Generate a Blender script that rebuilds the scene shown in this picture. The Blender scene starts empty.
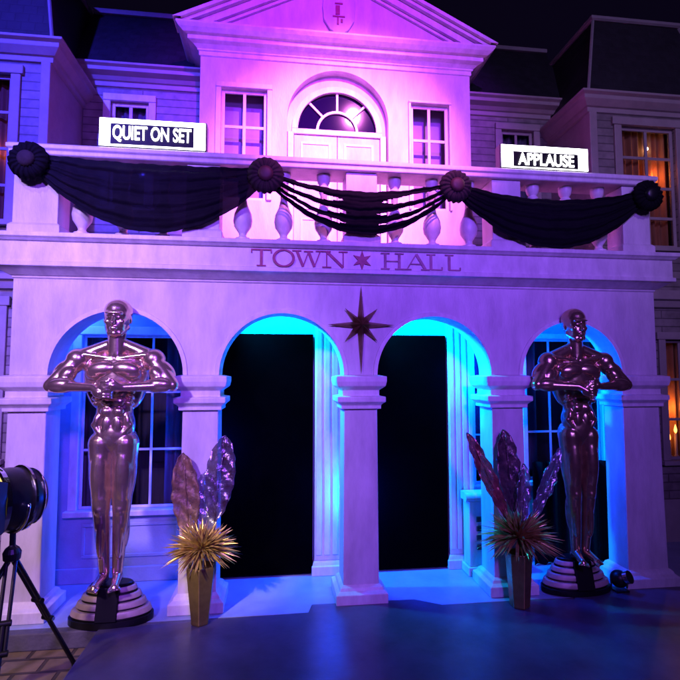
import bpy, bmesh, math, random
from mathutils import Vector, Matrix
random.seed(7)
PI = math.pi
sc = bpy.context.scene
C = sc.collection
R = math.radians

# ------------------------------------------------------------------ materials
def mat(name, col, rough=.6, metal=0, noise=0.0, scale=6, bump=0.0, bscale=60, emis=None, es=0, spec=.5, coat=0, alpha=1, col2=None, stretch=None):
    m = bpy.data.materials.new(name); m.use_nodes = True
    nt = m.node_tree; n = nt.nodes; l = nt.links
    b = n['Principled BSDF']
    b.inputs['Base Color'].default_value = (*col, 1)
    b.inputs['Roughness'].default_value = rough
    b.inputs['Metallic'].default_value = metal
    b.inputs['Specular IOR Level'].default_value = spec
    b.inputs['Coat Weight'].default_value = coat
    b.inputs['Alpha'].default_value = alpha
    tc = n.new('ShaderNodeTexCoord'); mp = n.new('ShaderNodeMapping')
    l.new(tc.outputs['Object'], mp.inputs['Vector'])
    if stretch: mp.inputs['Scale'].default_value = stretch
    if noise > 0 or col2:
        t = n.new('ShaderNodeTexNoise'); t.inputs['Scale'].default_value = scale
        t.inputs['Detail'].default_value = 8; t.inputs['Roughness'].default_value = .65
        l.new(mp.outputs[0], t.inputs['Vector'])
        r = n.new('ShaderNodeValToRGB')
        r.color_ramp.elements[0].position = .32; r.color_ramp.elements[1].position = .66
        c2 = col2 if col2 else tuple(c*(1-noise) for c in col)
        r.color_ramp.elements[0].color = (*c2, 1); r.color_ramp.elements[1].color = (*col, 1)
        l.new(t.outputs['Fac'], r.inputs['Fac']); l.new(r.outputs['Color'], b.inputs['Base Color'])
        mr = n.new('ShaderNodeMapRange'); mr.inputs['To Min'].default_value = min(1, rough*1.2); mr.inputs['To Max'].default_value = rough*.85
        l.new(t.outputs['Fac'], mr.inputs['Value']); l.new(mr.outputs[0], b.inputs['Roughness'])
    if bump > 0:
        t2 = n.new('ShaderNodeTexNoise'); t2.inputs['Scale'].default_value = bscale; t2.inputs['Detail'].default_value = 5
        l.new(mp.outputs[0], t2.inputs['Vector'])
        bp = n.new('ShaderNodeBump'); bp.inputs['Strength'].default_value = bump; bp.inputs['Distance'].default_value = .01
        l.new(t2.outputs['Fac'], bp.inputs['Height']); l.new(bp.outputs[0], b.inputs['Normal'])
    if emis:
        b.inputs['Emission Color'].default_value = (*emis, 1); b.inputs['Emission Strength'].default_value = es
    return m

def band_mat(name, col, gap, axis, period, rough=.6, width=.06, brick=False, off=.5, bump=.6):
    """siding / shingles / paving: real joints by a brick texture"""
    m = bpy.data.materials.new(name); m.use_nodes = True
    nt = m.node_tree; n = nt.nodes; l = nt.links; b = n['Principled BSDF']
    tc = n.new('ShaderNodeTexCoord'); sp = n.new('ShaderNodeSeparateXYZ'); cb = n.new('ShaderNodeCombineXYZ')
    l.new(tc.outputs['Object'], sp.inputs[0])
    u, v = axis
    l.new(sp.outputs[u], cb.inputs[0]); l.new(sp.outputs[v], cb.inputs[1])
    br = n.new('ShaderNodeTexBrick'); l.new(cb.outputs[0], br.inputs['Vector'])
    br.inputs['Scale'].default_value = 1
    br.inputs['Brick Width'].default_value = period[0]; br.inputs['Row Height'].default_value = period[1]
    br.inputs['Mortar Size'].default_value = width; br.inputs['Mortar Smooth'].default_value = .3
    br.offset = off
    br.inputs['Color1'].default_value = (*col, 1); br.inputs['Color2'].default_value = (*[c*.7 for c in col], 1)
    br.inputs['Mortar'].default_value = (*gap, 1)
    ns = n.new('ShaderNodeTexNoise'); ns.inputs['Scale'].default_value = 9; ns.inputs['Detail'].default_value = 7
    l.new(tc.outputs['Object'], ns.inputs['Vector'])
    mx = n.new('ShaderNodeMix'); mx.data_type = 'RGBA'; mx.blend_type = 'MULTIPLY'; mx.inputs[0].default_value = .7
    rp = n.new('ShaderNodeValToRGB'); rp.color_ramp.elements[0].position = .3; rp.color_ramp.elements[0].color = (.45, .45, .45, 1)
    rp.color_ramp.elements[1].position = .65
    l.new(ns.outputs['Fac'], rp.inputs[0])
    l.new(br.outputs['Color'], mx.inputs[6]); l.new(rp.outputs[0], mx.inputs[7]); l.new(mx.outputs[2], b.inputs['Base Color'])
    bp = n.new('ShaderNodeBump'); bp.inputs['Strength'].default_value = bump; bp.inputs['Distance'].default_value = .02; bp.invert = True
    l.new(br.outputs['Fac'], bp.inputs['Height']); l.new(bp.outputs[0], b.inputs['Normal'])
    b.inputs['Roughness'].default_value = rough
    return m

def glass_mat(name, tint=(.6, .6, .7), gloss=.25, rough=.05):
    m = bpy.data.materials.new(name); m.use_nodes = True
    n = m.node_tree.nodes; l = m.node_tree.links; n.clear()
    o = n.new('ShaderNodeOutputMaterial'); tr = n.new('ShaderNodeBsdfTransparent'); gl = n.new('ShaderNodeBsdfGlossy'); mx = n.new('ShaderNodeMixShader')
    tr.inputs[0].default_value = (*tint, 1); gl.inputs['Roughness'].default_value = rough
    lw = n.new('ShaderNodeLayerWeight'); lw.inputs[0].default_value = gloss
    l.new(lw.outputs['Fresnel'], mx.inputs[0]); l.new(tr.outputs[0], mx.inputs[1]); l.new(gl.outputs[0], mx.inputs[2]); l.new(mx.outputs[0], o.inputs[0])
    return m

def film_mat(name, col, a=.6, metal=.8, rough=.25, iri=True, col2=None):
    """crumpled shiny film for the tall petals"""
    m = mat(name, col, rough, metal, noise=.5, scale=14, bump=1.0, bscale=16, col2=col2)
    n = m.node_tree.nodes; l = m.node_tree.links; b = n['Principled BSDF']
    o = [x for x in n if x.type == 'OUTPUT_MATERIAL'][0]
    t = n.new('ShaderNodeBsdfTransparent'); mx = n.new('ShaderNodeMixShader'); mx.inputs[0].default_value = a
    l.new(t.outputs[0], mx.inputs[1]); l.new(b.outputs[0], mx.inputs[2]); l.new(mx.outputs[0], o.inputs[0])
    if iri:
        b.inputs['Thin Film Thickness'].default_value = 420; b.inputs['Thin Film IOR'].default_value = 1.6
    return m

M = dict(
    white=mat('white_paint', (.64, .61, .60), .5, noise=.30, scale=3.4, bump=.3, bscale=40, stretch=(1.5, 1.5, .42)),
    trim=mat('trim_paint', (.70, .67, .66), .42, noise=.28, scale=5, bump=.14, bscale=40, stretch=(1.6, 1.6, .6)),
    siding=band_mat('painted_siding', (.30, .26, .24), (.12, .10, .10), (0, 2), (3.3, .11), .55, .008),
    taupe=mat('taupe_paint', (.36, .31, .29), .55, noise=.2, scale=4, bump=.1),
    roof=band_mat('dark_shingle', (.018, .018, .024), (.012, .012, .016), (0, 2), (.16, .12), .6, .006, bump=.35),
    roof2=mat('lead_roof', (.035, .035, .05), .55, noise=.4, scale=7, bump=.3, bscale=30),
    rooftrim=mat('roof_trim', (.3, .28, .28), .5, noise=.2),
    dark=mat('black_panel', (.0007, .0007, .001), .8, spec=.0, noise=.3, scale=3, bump=.1, bscale=12),
    darkfab=mat('black_cloth', (.004, .0035, .006), .9, spec=.12, noise=.3, scale=10, bump=.35, bscale=45),
    faded=mat('worn_oxblood_paint', (.40, .16, .24), .5, noise=.5, scale=9),
    letter=mat('oxblood_paint', (.34, .035, .09), .5, noise=.3, scale=16),
    blind=mat('window_blind', (.20, .17, .26), .7, noise=.08, scale=5),
    fan_glass=mat('dark_glass', (.006, .002, .022), .03, 0, spec=.8),
    glass=glass_mat('window_glass', (.8, .8, .85), .12),
    curtain_red=mat('rust_curtain', (.28, .10, .05), .8, noise=.3, stretch=(6, 1, .4)),
    curtain_dark=mat('dark_curtain', (.05, .045, .05), .85, noise=.4, stretch=(6, 1, .4)),
    curtain_pale=mat('pale_curtain', (.22, .22, .24), .8, noise=.3, stretch=(6, 1, .4)),
    curtain_orange=mat('amber_curtain', (.55, .24, .09), .8, noise=.35, stretch=(5, 1, .4)),
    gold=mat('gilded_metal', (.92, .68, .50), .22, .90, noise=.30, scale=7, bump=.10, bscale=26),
    goldb=mat('gilded_tier', (.50, .40, .33), .5, .25, noise=.3, scale=8),
    black=mat('black_lacquer', (.005, .005, .006), .4, spec=.3),
    bronze=mat('bronze_star', (.30, .17, .09), .33, .8, noise=.4, scale=16, bump=.2),
    vase=mat('brass_vase', (.50, .37, .12), .28, .85, noise=.35, scale=7, bump=.1, bscale=18),
    palm=mat('gilded_palm', (.68, .50, .17), .36, .7, noise=.5, scale=20),
    steel=mat('chrome_rim', (.7, .7, .72), .15, 1.0),
    blackmet=mat('black_metal', (.012, .012, .015), .35, .3, noise=.3, scale=20),
    lens=mat('warm_lens', (.5, .4, .1), .2, emis=(1, .74, .10), es=1.3),
    sign_lit=mat('lit_sign_face', (.9, .9, .9), .5, emis=(1, .98, 1), es=8.0),
    sign_black=mat('sign_black', (.004, .004, .004), .5, spec=.2),
    sign_box=mat('sign_housing', (.05, .05, .055), .5, .3),
    flame=mat('flame', (1, .6, .2), .5, emis=(1, .33, .05), es=9),
    bulb=mat('bulb', (1, .9, .8), .5, emis=(1, .8, .7), es=22),
    wax=mat('candle_wax', (.7, .55, .35), .5),
    porch=mat('porch_floor_paint_bluelit', (.28, .36, .50), .3, noise=.25, scale=3, bump=.15, bscale=18),  # grey-blue floor paint, its colour deepened with the blue lamp light
    porchwall=mat('porch_wall_bluelit', (.34, .42, .58), .5, noise=.2, scale=4, bump=.2, bscale=50),  # blue light of the porch put into the wall colour
    kerb=mat('kerb_stone', (.10, .10, .11), .75, noise=.35, scale=6, bump=.4, bscale=40),
    stage=mat('stage_vinyl', (.070, .066, .105), .33, noise=.40, scale=3.2, bump=.10, bscale=14, spec=.5),
    brick=band_mat('yellow_paving', (.26, .20, .11), (.07, .055, .04), (0, 1), (.34, .20), .75, .018, bump=.9),
    rubber=mat('rubber', (.01, .01, .01), .9),
)
M['sheer'] = mat('sheer_black_cloth', (.004, .0035, .008), .85, spec=.15, noise=.3, scale=10, bump=.4, bscale=40, alpha=.92)
M['film_gold'] = film_mat('amber_film', (.30, .17, .08), .72, .25, .45, False, (.10, .06, .04))
M['film_holo'] = film_mat('holographic_film', (.40, .34, .5), .60, .75, .2, True, (.18, .10, .10))
M['film_clear'] = film_mat('clear_film', (.5, .5, .62), .38, .7, .2, True)
M['film_red'] = film_mat('red_film', (.5, .16, .13), .85, .6, .25, False, (.12, .05, .06))
M['film_dark'] = film_mat('dark_film', (.22, .12, .13), .8, .6, .28, False, (.05, .03, .05))

# ------------------------------------------------------------------ mesh helpers
def root_loc(o):
    v = Vector((0, 0, 0))
    while o is not None:
        v += o.location; o = o.parent
    return v

def obj(name, bm, m, parent=None, bevel=0.0, smooth=False, origin=None, recalc=True):
    off = root_loc(parent) if parent is not None else (Vector(origin) if origin else Vector((0, 0, 0)))
    bmesh.ops.translate(bm, verts=bm.verts, vec=-off)
    if recalc: bmesh.ops.recalc_face_normals(bm, faces=bm.faces)
    me = bpy.data.meshes.new(name); bm.to_mesh(me); bm.free()
    me.materials.append(M[m] if isinstance(m, str) else m)
    o = bpy.data.objects.new(name, me); C.objects.link(o)
    if parent is not None: o.parent = parent
    else: o.location = off
    if smooth:
        for p in me.polygons: p.use_smooth = True
    if bevel:
        b = o.modifiers.new('bevel', 'BEVEL'); b.width = bevel; b.segments = 2; b.limit_method = 'ANGLE'; b.angle_limit = R(35)
    return o

def tag(o, label, cat, group=None):
    o['label'] = label; o['category'] = cat
    if group: o['group'] = group
    return o
def thing(name, label, cat, loc=(0, 0, 0), group=None):
    o = bpy.data.objects.new(name, None); C.objects.link(o); o.location = loc; o.empty_display_size = .2
    return tag(o, label, cat, group)
def struct(o, ):
    o['kind'] = 'structure'; return o
def B(): return bmesh.new()

def box(bm, x0, x1, y0, y1, z0, z1):
    v = [bm.verts.new(p) for p in ((x0, y0, z0), (x1, y0, z0), (x1, y1, z0), (x0, y1, z0), (x0, y0, z1), (x1, y0, z1), (x1, y1, z1), (x0, y1, z1))]
    for f in ((0, 3, 2, 1), (4, 5, 6, 7), (0, 1, 5, 4), (1, 2, 6, 5), (2, 3, 7, 6), (3, 0, 4, 7)):
        bm.faces.new([v[i] for i in f])
    return v
def moulding(bm, x0, x1, y0, y1, prof, back=True):
    """stack of rectangles: prof = [(out, z)...]; back=True grows the back side as well"""
    prev = None; first = None
    for out, z in prof:
        yb = y1 + (out if back else 0)
        r = [bm.verts.new(p) for p in ((x0-out, y0-out, z), (x1+out, y0-out, z), (x1+out, yb, z), (x0-out, yb, z))]
        if prev:
            for i in range(4): bm.faces.new((prev[i], prev[(i+1) % 4], r[(i+1) % 4], r[i]))
        else: first = r
        prev = r
    bm.faces.new(first[::-1]); bm.faces.new(prev)
def prism(bm, pts, y0, y1):
    """polygon in XZ extruded along Y"""
    a = [bm.verts.new((x, y0, z)) for x, z in pts]; b = [bm.verts.new((x, y1, z)) for x, z in pts]
    n = len(pts)
    fa = bm.faces.new(a); fb = bm.faces.new(b[::-1])
    for i in range(n): bm.faces.new((a[i], b[i], b[(i+1) % n], a[(i+1) % n]))
    fa.normal_update(); fb.normal_update(); bmesh.ops.triangulate(bm, faces=[fa, fb])
def prism_z(bm, pts, z0, z1):
    a = [bm.verts.new((x, y, z0)) for x, y in pts]; b = [bm.verts.new((x, y, z1)) for x, y in pts]
    n = len(pts)
    fa = bm.faces.new(a[::-1]); fb = bm.faces.new(b)
    for i in range(n): bm.faces.new((a[i], a[(i+1) % n], b[(i+1) % n], b[i]))
    fa.normal_update(); fb.normal_update(); bmesh.ops.triangulate(bm, faces=[fa, fb])
def tube(bm, pts, rad, n=10, cap=True):
    pts = [Vector(p) for p in pts]
    if not hasattr(rad, '__len__'): rad = [rad]*len(pts)
    rings = []
    up0 = None
    for i, p in enumerate(pts):
        d = (pts[min(i+1, len(pts)-1)] - pts[max(i-1, 0)]).normalized()
        if up0 is None:
            up0 = Vector((0, 0, 1)) if abs(d.z) < .9 else Vector((0, 1, 0))
        a = d.cross(up0).normalized(); b = d.cross(a).normalized(); up0 = -b if False else up0
        rings.append([bm.verts.new(p + (a*math.cos(2*PI*k/n) + b*math.sin(2*PI*k/n))*rad[i]) for k in range(n)])
    for r0, r1 in zip(rings, rings[1:]):
        for k in range(n): bm.faces.new((r0[k], r0[(k+1) % n], r1[(k+1) % n], r1[k]))
    if cap: bm.faces.new(rings[0][::-1]); bm.faces.new(rings[-1])
def lathe(bm, prof, cx, cy, z0=0, n=24, axis='z'):
    """prof = [(r, h)]"""
    rings = []
    for r, h in prof:
        ring = []
        for k in range(n):
            a = 2*PI*k/n
            if axis == 'z': p = (cx + r*math.cos(a), cy + r*math.sin(a), z0 + h)
            ring.append(bm.verts.new(p))
        rings.append(ring)
    for r0, r1 in zip(rings, rings[1:]):
        for k in range(n): bm.faces.new((r0[k], r0[(k+1) % n], r1[(k+1) % n], r1[k]))
    bm.faces.new(rings[0][::-1]); bm.faces.new(rings[-1])
def wall(bm, x0, x1, z0, z1, yf, yb, holes):
    xs = sorted({x0, x1, *[h[0] for h in holes], *[h[1] for h in holes]}); zs = sorted({z0, z1, *[h[2] for h in holes], *[h[3] for h in holes]})
    xs = [x for x in xs if x0 <= x <= x1]; zs = [z for z in zs if z0 <= z <= z1]
    def solid(i, j):
        if i < 0 or j < 0 or i >= len(xs)-1 or j >= len(zs)-1: return False
        cx = (xs[i]+xs[i+1])/2; cz = (zs[j]+zs[j+1])/2
        return not any(h[0] < cx < h[1] and h[2] < cz < h[3] for h in holes)
    cache = {}
    def V(x, y, z):
        k = (round(x, 4), round(y, 4), round(z, 4))
        if k not in cache: cache[k] = bm.verts.new((x, y, z))
        return cache[k]
    for i in range(len(xs)-1):
        for j in range(len(zs)-1):
            if not solid(i, j): continue
            a, b, c, d = xs[i], xs[i+1], zs[j], zs[j+1]
            bm.faces.new((V(a, yf, c), V(b, yf, c), V(b, yf, d), V(a, yf, d)))
            bm.faces.new((V(a, yb, c), V(a, yb, d), V(b, yb, d), V(b, yb, c)))
            if not solid(i-1, j): bm.faces.new((V(a, yf, c), V(a, yf, d), V(a, yb, d), V(a, yb, c)))
            if not solid(i+1, j): bm.faces.new((V(b, yf, c), V(b, yb, c), V(b, yb, d), V(b, yf, d)))
            if not solid(i, j-1): bm.faces.new((V(a, yf, c), V(a, yb, c), V(b, yb, c), V(b, yf, c)))
            if not solid(i, j+1): bm.faces.new((V(a, yf, d), V(b, yf, d), V(b, yb, d), V(a, yb, d)))
def curtain(bm, x0, x1, z0, z1, y, amp=.03, per=.09, gap=None):
    n = max(12, int((x1-x0)/.012))
    ph = random.random()*6
    rows = []
    for z in (z0, (z0+z1)/2, z1):
        row = []
        for i in range(n+1):
            x = x0+(x1-x0)*i/n
            yy = y + amp*math.sin(2*PI*x/per+ph) + amp*.5*math.sin(2*PI*x/per*.43+ph*2)
            row.append(bm.verts.new((x, yy, z)))
        rows.append(row)
    for r0, r1 in zip(rows, rows[1:]):
        for i in range(n): bm.faces.new((r0[i], r0[i+1], r1[i+1], r1[i]))
def window(parent, x0, x1, z0, z1, yf, case=.09, cols=2, rows=2, cur='curtain_dark', depth=.10, glass='glass', fm='trim', cm='trim', blind=False, sill=True, mw=.035, cur_range=None, head=False):
    """window part: casing; sub-parts frame (sash and muntins), pane, curtain"""
    b = B()
    yo = yf-.035
    box(b, x0-case, x0, yo, yf+.002, z0, z1); box(b, x1, x1+case, yo, yf+.002, z0, z1)
    box(b, x0-case-(.03 if head else 0), x1+case+(.03 if head else 0), yo-.012, yf+.002, z1, z1+case)
    if sill: box(b, x0-case-.03, x1+case+.03, yf-.08, yf+.002, z0-.06, z0)
    w = obj('window', b, cm, parent, bevel=.008)
    b = B(); y0, y1 = yf+depth*.35, yf+depth*.35+.03
    box(b, x0, x0+mw, y0, y1, z0, z1); box(b, x1-mw, x1, y0, y1, z0, z1)
    box(b, x0+mw, x1-mw, y0, y1, z0, z0+mw); box(b, x0+mw, x1-mw, y0, y1, z1-mw, z1)
    for i in range(1, cols):
        x = x0+(x1-x0)*i/cols; box(b, x-mw*.45, x+mw*.45, y0+.003, y1-.003, z0+mw, z1-mw)
    for j in range(1, rows):
        z = z0+(z1-z0)*j/rows; box(b, x0+mw, x1-mw, y0+.005, y1-.005, z-mw*.45, z+mw*.45)
    obj('frame', b, fm, w, bevel=.004)
    b = B(); box(b, x0+.01, x1-.01, y0+.012, y0+.018, z0+.01, z1-.01)
    if not blind: obj('pane', b, glass, w)
    else: b.free()
    b = B()
    if blind:
        box(b, x0-.06, x1+.06, yf+.27, yf+.28, z0-.06, z1+.06); obj('blind', b, 'blind', w)
    else:
        for (a, c) in (cur_range or [(x0-.02, x1+.02)]): curtain(b, a, c, z0-.02, z1+.02, yf+.17, .025, .1)
        obj('curtain', b, cur, w, smooth=True, recalc=False)
        b = B(); box(b, x0-.1, x1+.1, yf+.55, yf+.56, z0-.1, z1+.1); obj('room_back', b, 'curtain_dark', w)
    return w

# ------------------------------------------------------------------ setting: ground
b = B(); box(b, -40, 40, -30, 60, -.40, -.15); struct(obj('street', b, 'brick'))
YF = 4.95            # face of the arcade wall
b = B(); box(b, -2.95, 8.0, 4.72, 9.0, -.149, -.002); struct(obj('kerb', b, 'kerb', bevel=.012))
b = B(); box(b, -2.9, 7.9, 4.80, 8.9, -.001, .003); struct(obj('porch_floor', b, 'porch'))
b = B()
prism_z(b, [(-1.52, -6), (9, -6), (9, 4.9), (3.0, 4.9), (2.9, 4.74), (1.58, 4.79), (1.36, 4.93), (.34, 4.94), (.30, 4.79), (-.7, 4.76), (-1.52, 4.70)], -.146, .012)
struct(obj('stage_floor', b, 'stage', bevel=.01))

# ------------------------------------------------------------------ town hall
th = thing('town_hall', 'white town hall front with four arches, balcony, arched fanlight and pediment', 'building', (.82, 5.3, 0))
PX = [(-2.45, -2.12), (-.895, -.565), (.66, .99), (2.195, 2.53), (3.66, 4.07)]
YB = 5.27            # back of the arcade wall
ARCH = []
for i in range(4):
    a = PX[i][1]; c = PX[i+1][0]; ARCH.append(((a+c)/2, (c-a)/2))
for k, (x0, x1) in enumerate(PX):
    b = B(); flare = .035 if k == 4 else .012
    v = box(b, x0, x1, YF, YB, .16, 2.2)
    for q in v[:4]:
        q.co.x += flare if q.co.x > (x0+x1)/2 else -.012
    p = obj('pier', b, 'white', th, bevel=.01)
    b = B()
    moulding(b, x0, x1, YF, YB, [(.002, 1.86), (.035, 1.865), (.035, 1.90), (.055, 1.92), (.075, 1.935), (.075, 1.985), (.02, 1.995), (.02, 2.05), (.05, 2.07), (.075, 2.09), (.085, 2.135), (.085, 2.185), (.02, 2.199)])
    obj('capital', b, 'trim', p, bevel=.006)
    b = B()
    moulding(b, x0-.012, x1+flare, YF, YB, [(.075, 0.004), (.075, .10), (.06, .11), (.04, .125), (.03, .15), (.006, .17)])
    obj('base', b, 'trim', p, bevel=.006)
    if k == 0: pass
# arcade wall with the four round arches, one piece
pts = [(PX[0][0], 2.2)]
pts.append((PX[0][1], 2.2))
for cx, r in ARCH:
    for s in range(33):
        a = PI - PI*s/32
        if s == 0: pts.append((cx-r, 2.2)) if abs(pts[-1][0]-(cx-r)) > 1e-5 else None
        elif s == 32: pts.append((cx+r, 2.2))
        else: pts.append((cx+r*math.cos(a), 2.2+r*math.sin(a)))
pts += [(PX[4][1], 2.2), (PX[4][1], 3.14), (PX[0][0], 3.14)]
q = []
for p in pts:
    if not q or (abs(p[0]-q[-1][0])+abs(p[1]-q[-1][1])) > 1e-5: q.append(p)
b = B(); prism(b, q, YF+.002, YB-.002); obj('arcade_wall', b, 'white', th)
# thin raised ring round each arch
for cx, r in ARCH:
    b = B()
    prev = None
    for s in range(41):
        a = PI*s/40; ca, sa = math.cos(a), math.sin(a)
        ring = [b.verts.new((cx+rr*ca, y, 2.2+rr*sa)) for rr, y in ((r-.004, YF-.012), (r+.035, YF-.012), (r+.04, YF+.004), (r-.004, YF+.004))]
        if prev:
            for i in range(4): b.faces.new((prev[i], prev[(i+1) % 4], ring[(i+1) % 4], ring[i]))
        else: b.faces.new(ring[::-1])
        prev = ring
    b.faces.new(prev); obj('arch_ring', b, 'trim', th)
# entablature / balcony slab
b = B()
moulding(b, PX[0][0], PX[4][1], YF, 6.6, [(0, 3.10), (.012, 3.11), (.012, 3.125), (.03, 3.13), (.045, 3.14), (.085, 3.165), (.12, 3.185), (.15, 3.195), (.15, 3.235), (.13, 3.24), (.13, 3.425), (.15, 3.43), (.17, 3.45), (.185, 3.46), (.185, 3.50), (.02, 3.505)], back=False)
obj('entablature', b, 'trim', th, bevel=.004)

# TOWN * HALL : flat painted serif letters
def stroke(bm, x0, z0, x1, z1, w, y):
    d = Vector((x1-x0, z1-z0)); n = Vector((-d.y, d.x)).normalized()*w/2
    P = [(x0+n.x, z0+n.y), (x1+n.x, z1+n.y), (x1-n.x, z1-n.y), (x0-n.x, z0-n.y)]
    prism(bm, P, y, y+.006)
def glyph(ch, X, Z, W, H, y):
    b = B(); t = .027; s = .012; k = [0]
    def S(a, c, e, f, w):
        k[0] += 1; stroke(b, X+a*W, Z+c*H, X+e*W, Z+f*H, w, y-.0006*k[0])
    def serif(a, c): S(a-.045/W, c, a+.045/W, c, s)
    if ch == 'T':
        S(.5, 0, .5, 1, t); S(0, 1, 1, 1, s*1.2); serif(.5, 0); S(.03, .8, .03, 1, s); S(.97, .8, .97, 1, s)
    elif ch == 'O':
        N = 28
        for i in range(N):
            a0 = 2*PI*i/N; a1 = 2*PI*(i+1.06)/N
            w = t*(.5+.5*abs(math.cos((a0+a1)/2)))
            S(.5+.5*math.cos(a0), .5+.52*math.sin(a0), .5+.5*math.cos(a1), .5+.52*math.sin(a1), w)
    elif ch == 'W':
        S(0, 1, .27, 0, t); S(.27, 0, .5, .95, s); S(.5, .95, .75, 0, t); S(.75, 0, 1, 1, s); serif(0, 1); serif(1, 1); serif(.5, .97)
    elif ch == 'N':
        S(.05, 0, .05, 1, s); S(.05, 1, .95, 0, t); S(.95, 0, .95, 1, s); serif(.05, 0); serif(.02, 1); serif(.95, 1)
    elif ch == 'H':
        S(.08, 0, .08, 1, t); S(.92, 0, .92, 1, t); S(.08, .5, .92, .5, s)
        for a in (.08, .92): serif(a, 0); serif(a, 1)
    elif ch == 'A':
        S(0, 0, .5, 1, s); S(.5, 1, 1, 0, t); S(.2, .35, .8, .35, s); serif(0, 0); serif(1, 0)
    elif ch == 'L':
        S(.1, 0, .1, 1, t); S(.1, .02, 1, .02, s); serif(.1, 1); S(.98, 0, .98, .2, s)
    return b
fy = YF-.13-.009
let = [('T', -.265, .20), ('O', -.045, .19), ('W', .175, .23), ('N', .46, .18), ('H', 1.04, .17), ('A', 1.275, .19), ('L', 1.51, .13), ('L', 1.70, .13)]
for ch, x, w in let:
    obj('letter', glyph(ch, x, 3.253, w, .155, fy), 'letter' if x < .9 else 'faded', th)
b = B()
pp = []
for i in range(12):
    a = PI/2 + i*PI/6; r = .10 if i % 2 == 0 else .042
    pp.append((.82+r*math.cos(a), 3.33+r*math.sin(a)))
prism(b, pp, fy-.004, fy+.006); obj('star_emblem', b, 'letter', th)

# balustrade
PC = [(-2.245, .21), (-.73, .17), (.825, .17), (2.36, .17), (3.83, .17)]
for x, h in PC:
    b = B(); moulding(b, x-h+.012, x+h-.012, 4.86, 5.13, [(.03, 3.507), (.03, 3.58), (.012, 3.60), (0, 3.605), (0, 4.22), (.0, 4.235)])
    obj('pedestal_post', b, 'white', th, bevel=.006)
b = B()
moulding(b, -2.47, 4.03, 4.83, 5.15, [(0, 4.24), (.012, 4.25), (.012, 4.285), (.03, 4.30), (.03, 4.335), (.01, 4.35)])
obj('handrail', b, 'trim', th, bevel=.005)
bal_prof = [(.075, 0), (.075, .05), (.05, .055), (.035, .08), (.04, .10), (.085, .17), (.095, .23), (.085, .30), (.05, .38), (.033, .46), (.035, .52), (.05, .56), (.058, .60), (.04, .62), (.062, .655), (.07, .70), (.07, .733)]
first = None
for k in range(4):
    xa = PC[k][0]+PC[k][1]; xb = PC[k+1][0]-PC[k+1][1]
    for j in range(3):
        x = xa+(xb-xa)*(j+.5)/3 if k else xa+(xb-xa)*(j+.42)/3
        if first is None:
            b = B(); lathe(b, bal_prof, x, 4.99, 3.507, 20); first = obj('baluster', b, 'trim', th, smooth=True); fx = x
            md = first.modifiers.new('e', 'EDGE_SPLIT'); md.split_angle = R(50)
        else:
            c = first.copy(); C.objects.link(c); c.location.x = x-fx

# pavilion (set back on the balcony)
YP = 6.6; PL, PR_ = -1.06, 2.69; CX = .80
W1 = (-.78, -.17, 4.52, 6.04); W2 = (1.82, 2.37, 4.48, 6.00)
b = B(); wall(b, PL, .06, 3.49, 6.52, YP, YP+.13, [W1]); wall(b, 1.54, PR_, 3.49, 6.52, YP, YP+.13, [W2])
rr, zc = .70, 5.70
pts = [(.06, 3.49), (CX-rr, 3.49), (CX-rr, zc)] + [(CX-rr*math.cos(PI*s/36), zc+rr*math.sin(PI*s/36)) for s in range(1, 36)] + [(CX+rr, zc), (CX+rr, 3.49), (1.54, 3.49), (1.54, 6.52), (.06, 6.52)]
prism(b, pts, YP, YP+.13)
bmesh.ops.remove_doubles(b, verts=b.verts, dist=.0005)
obj('upper_wall', b, 'white', th)
b = B(); box(b, PL, PL+.1, YP+.131, 8.4, 3.4, 6.5); obj('side_wall', b, 'white', th); b = B(); box(b, PR_-.1, PR_, YP+.131, 8.4, 3.4, 6.5); obj('side_wall', b, 'white', th)
window(th, *W1, YP, case=.07, cols=2, rows=4 if False else 3, blind=True, sill=False, mw=.045)
window(th, *W2, YP, case=.035, cols=2, rows=3, blind=True, sill=False, mw=.045)
# recessed back of the arch: wall with fanlight hole
yr = YP+.132
b = B(); fr, fz = .585, 5.60
pts = [(.02, 5.56), (CX-fr, 5.56), (CX-fr, fz)] + [(CX-fr*math.cos(PI*s/36), fz+fr*math.sin(PI*s/36)) for s in range(1, 36)] + [(CX+fr, fz), (CX+fr, 5.56), (1.58, 5.56), (1.58, 6.55), (.02, 6.55)]
prism(b, pts, yr, yr+.06); rec = obj('arch_panel', b, 'white', th)
fl = None
b = B()
def arcbar(b, cx, cz, r0, r1, y0, y1, n=30):
    prev = None
    for s in range(n+1):
        a = PI*s/n; ring = [b.verts.new((cx+r*math.cos(a), y, cz+r*math.sin(a))) for r, y in ((r0, y0), (r1, y0), (r1, y1), (r0, y1))]
        if prev:
            for i in range(4): b.faces.new((prev[i], prev[(i+1) % 4], ring[(i+1) % 4], ring[i]))
        else: b.faces.new(ring[::-1])
        prev = ring
    b.faces.new(prev)
arcbar(b, CX, fz, fr-.035, fr+.05, yr-.03, yr+.02)
box(b, CX-fr-.05, CX+fr+.05, yr-.032, yr+.022, fz-.075, fz-.001)
fl = obj('fanlight', b, 'trim', th, bevel=.004)
b = B(); arcbar(b, CX, fz, .262, .297, yr+.004, yr+.03)
for a in (45, 90, 135):
    c, s_ = math.cos(R(a)), math.sin(R(a)); n = Vector((-s_, c))*.015
    prism(b, [(CX+.28*c+n.x, fz+.28*s_+n.y), (CX+.56*c+n.x, fz+.56*s_+n.y), (CX+.56*c-n.x, fz+.56*s_-n.y), (CX+.28*c-n.x, fz+.28*s_-n.y)], yr+.006, yr+.028)
obj('glazing_bar', b, 'trim', fl)
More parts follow.
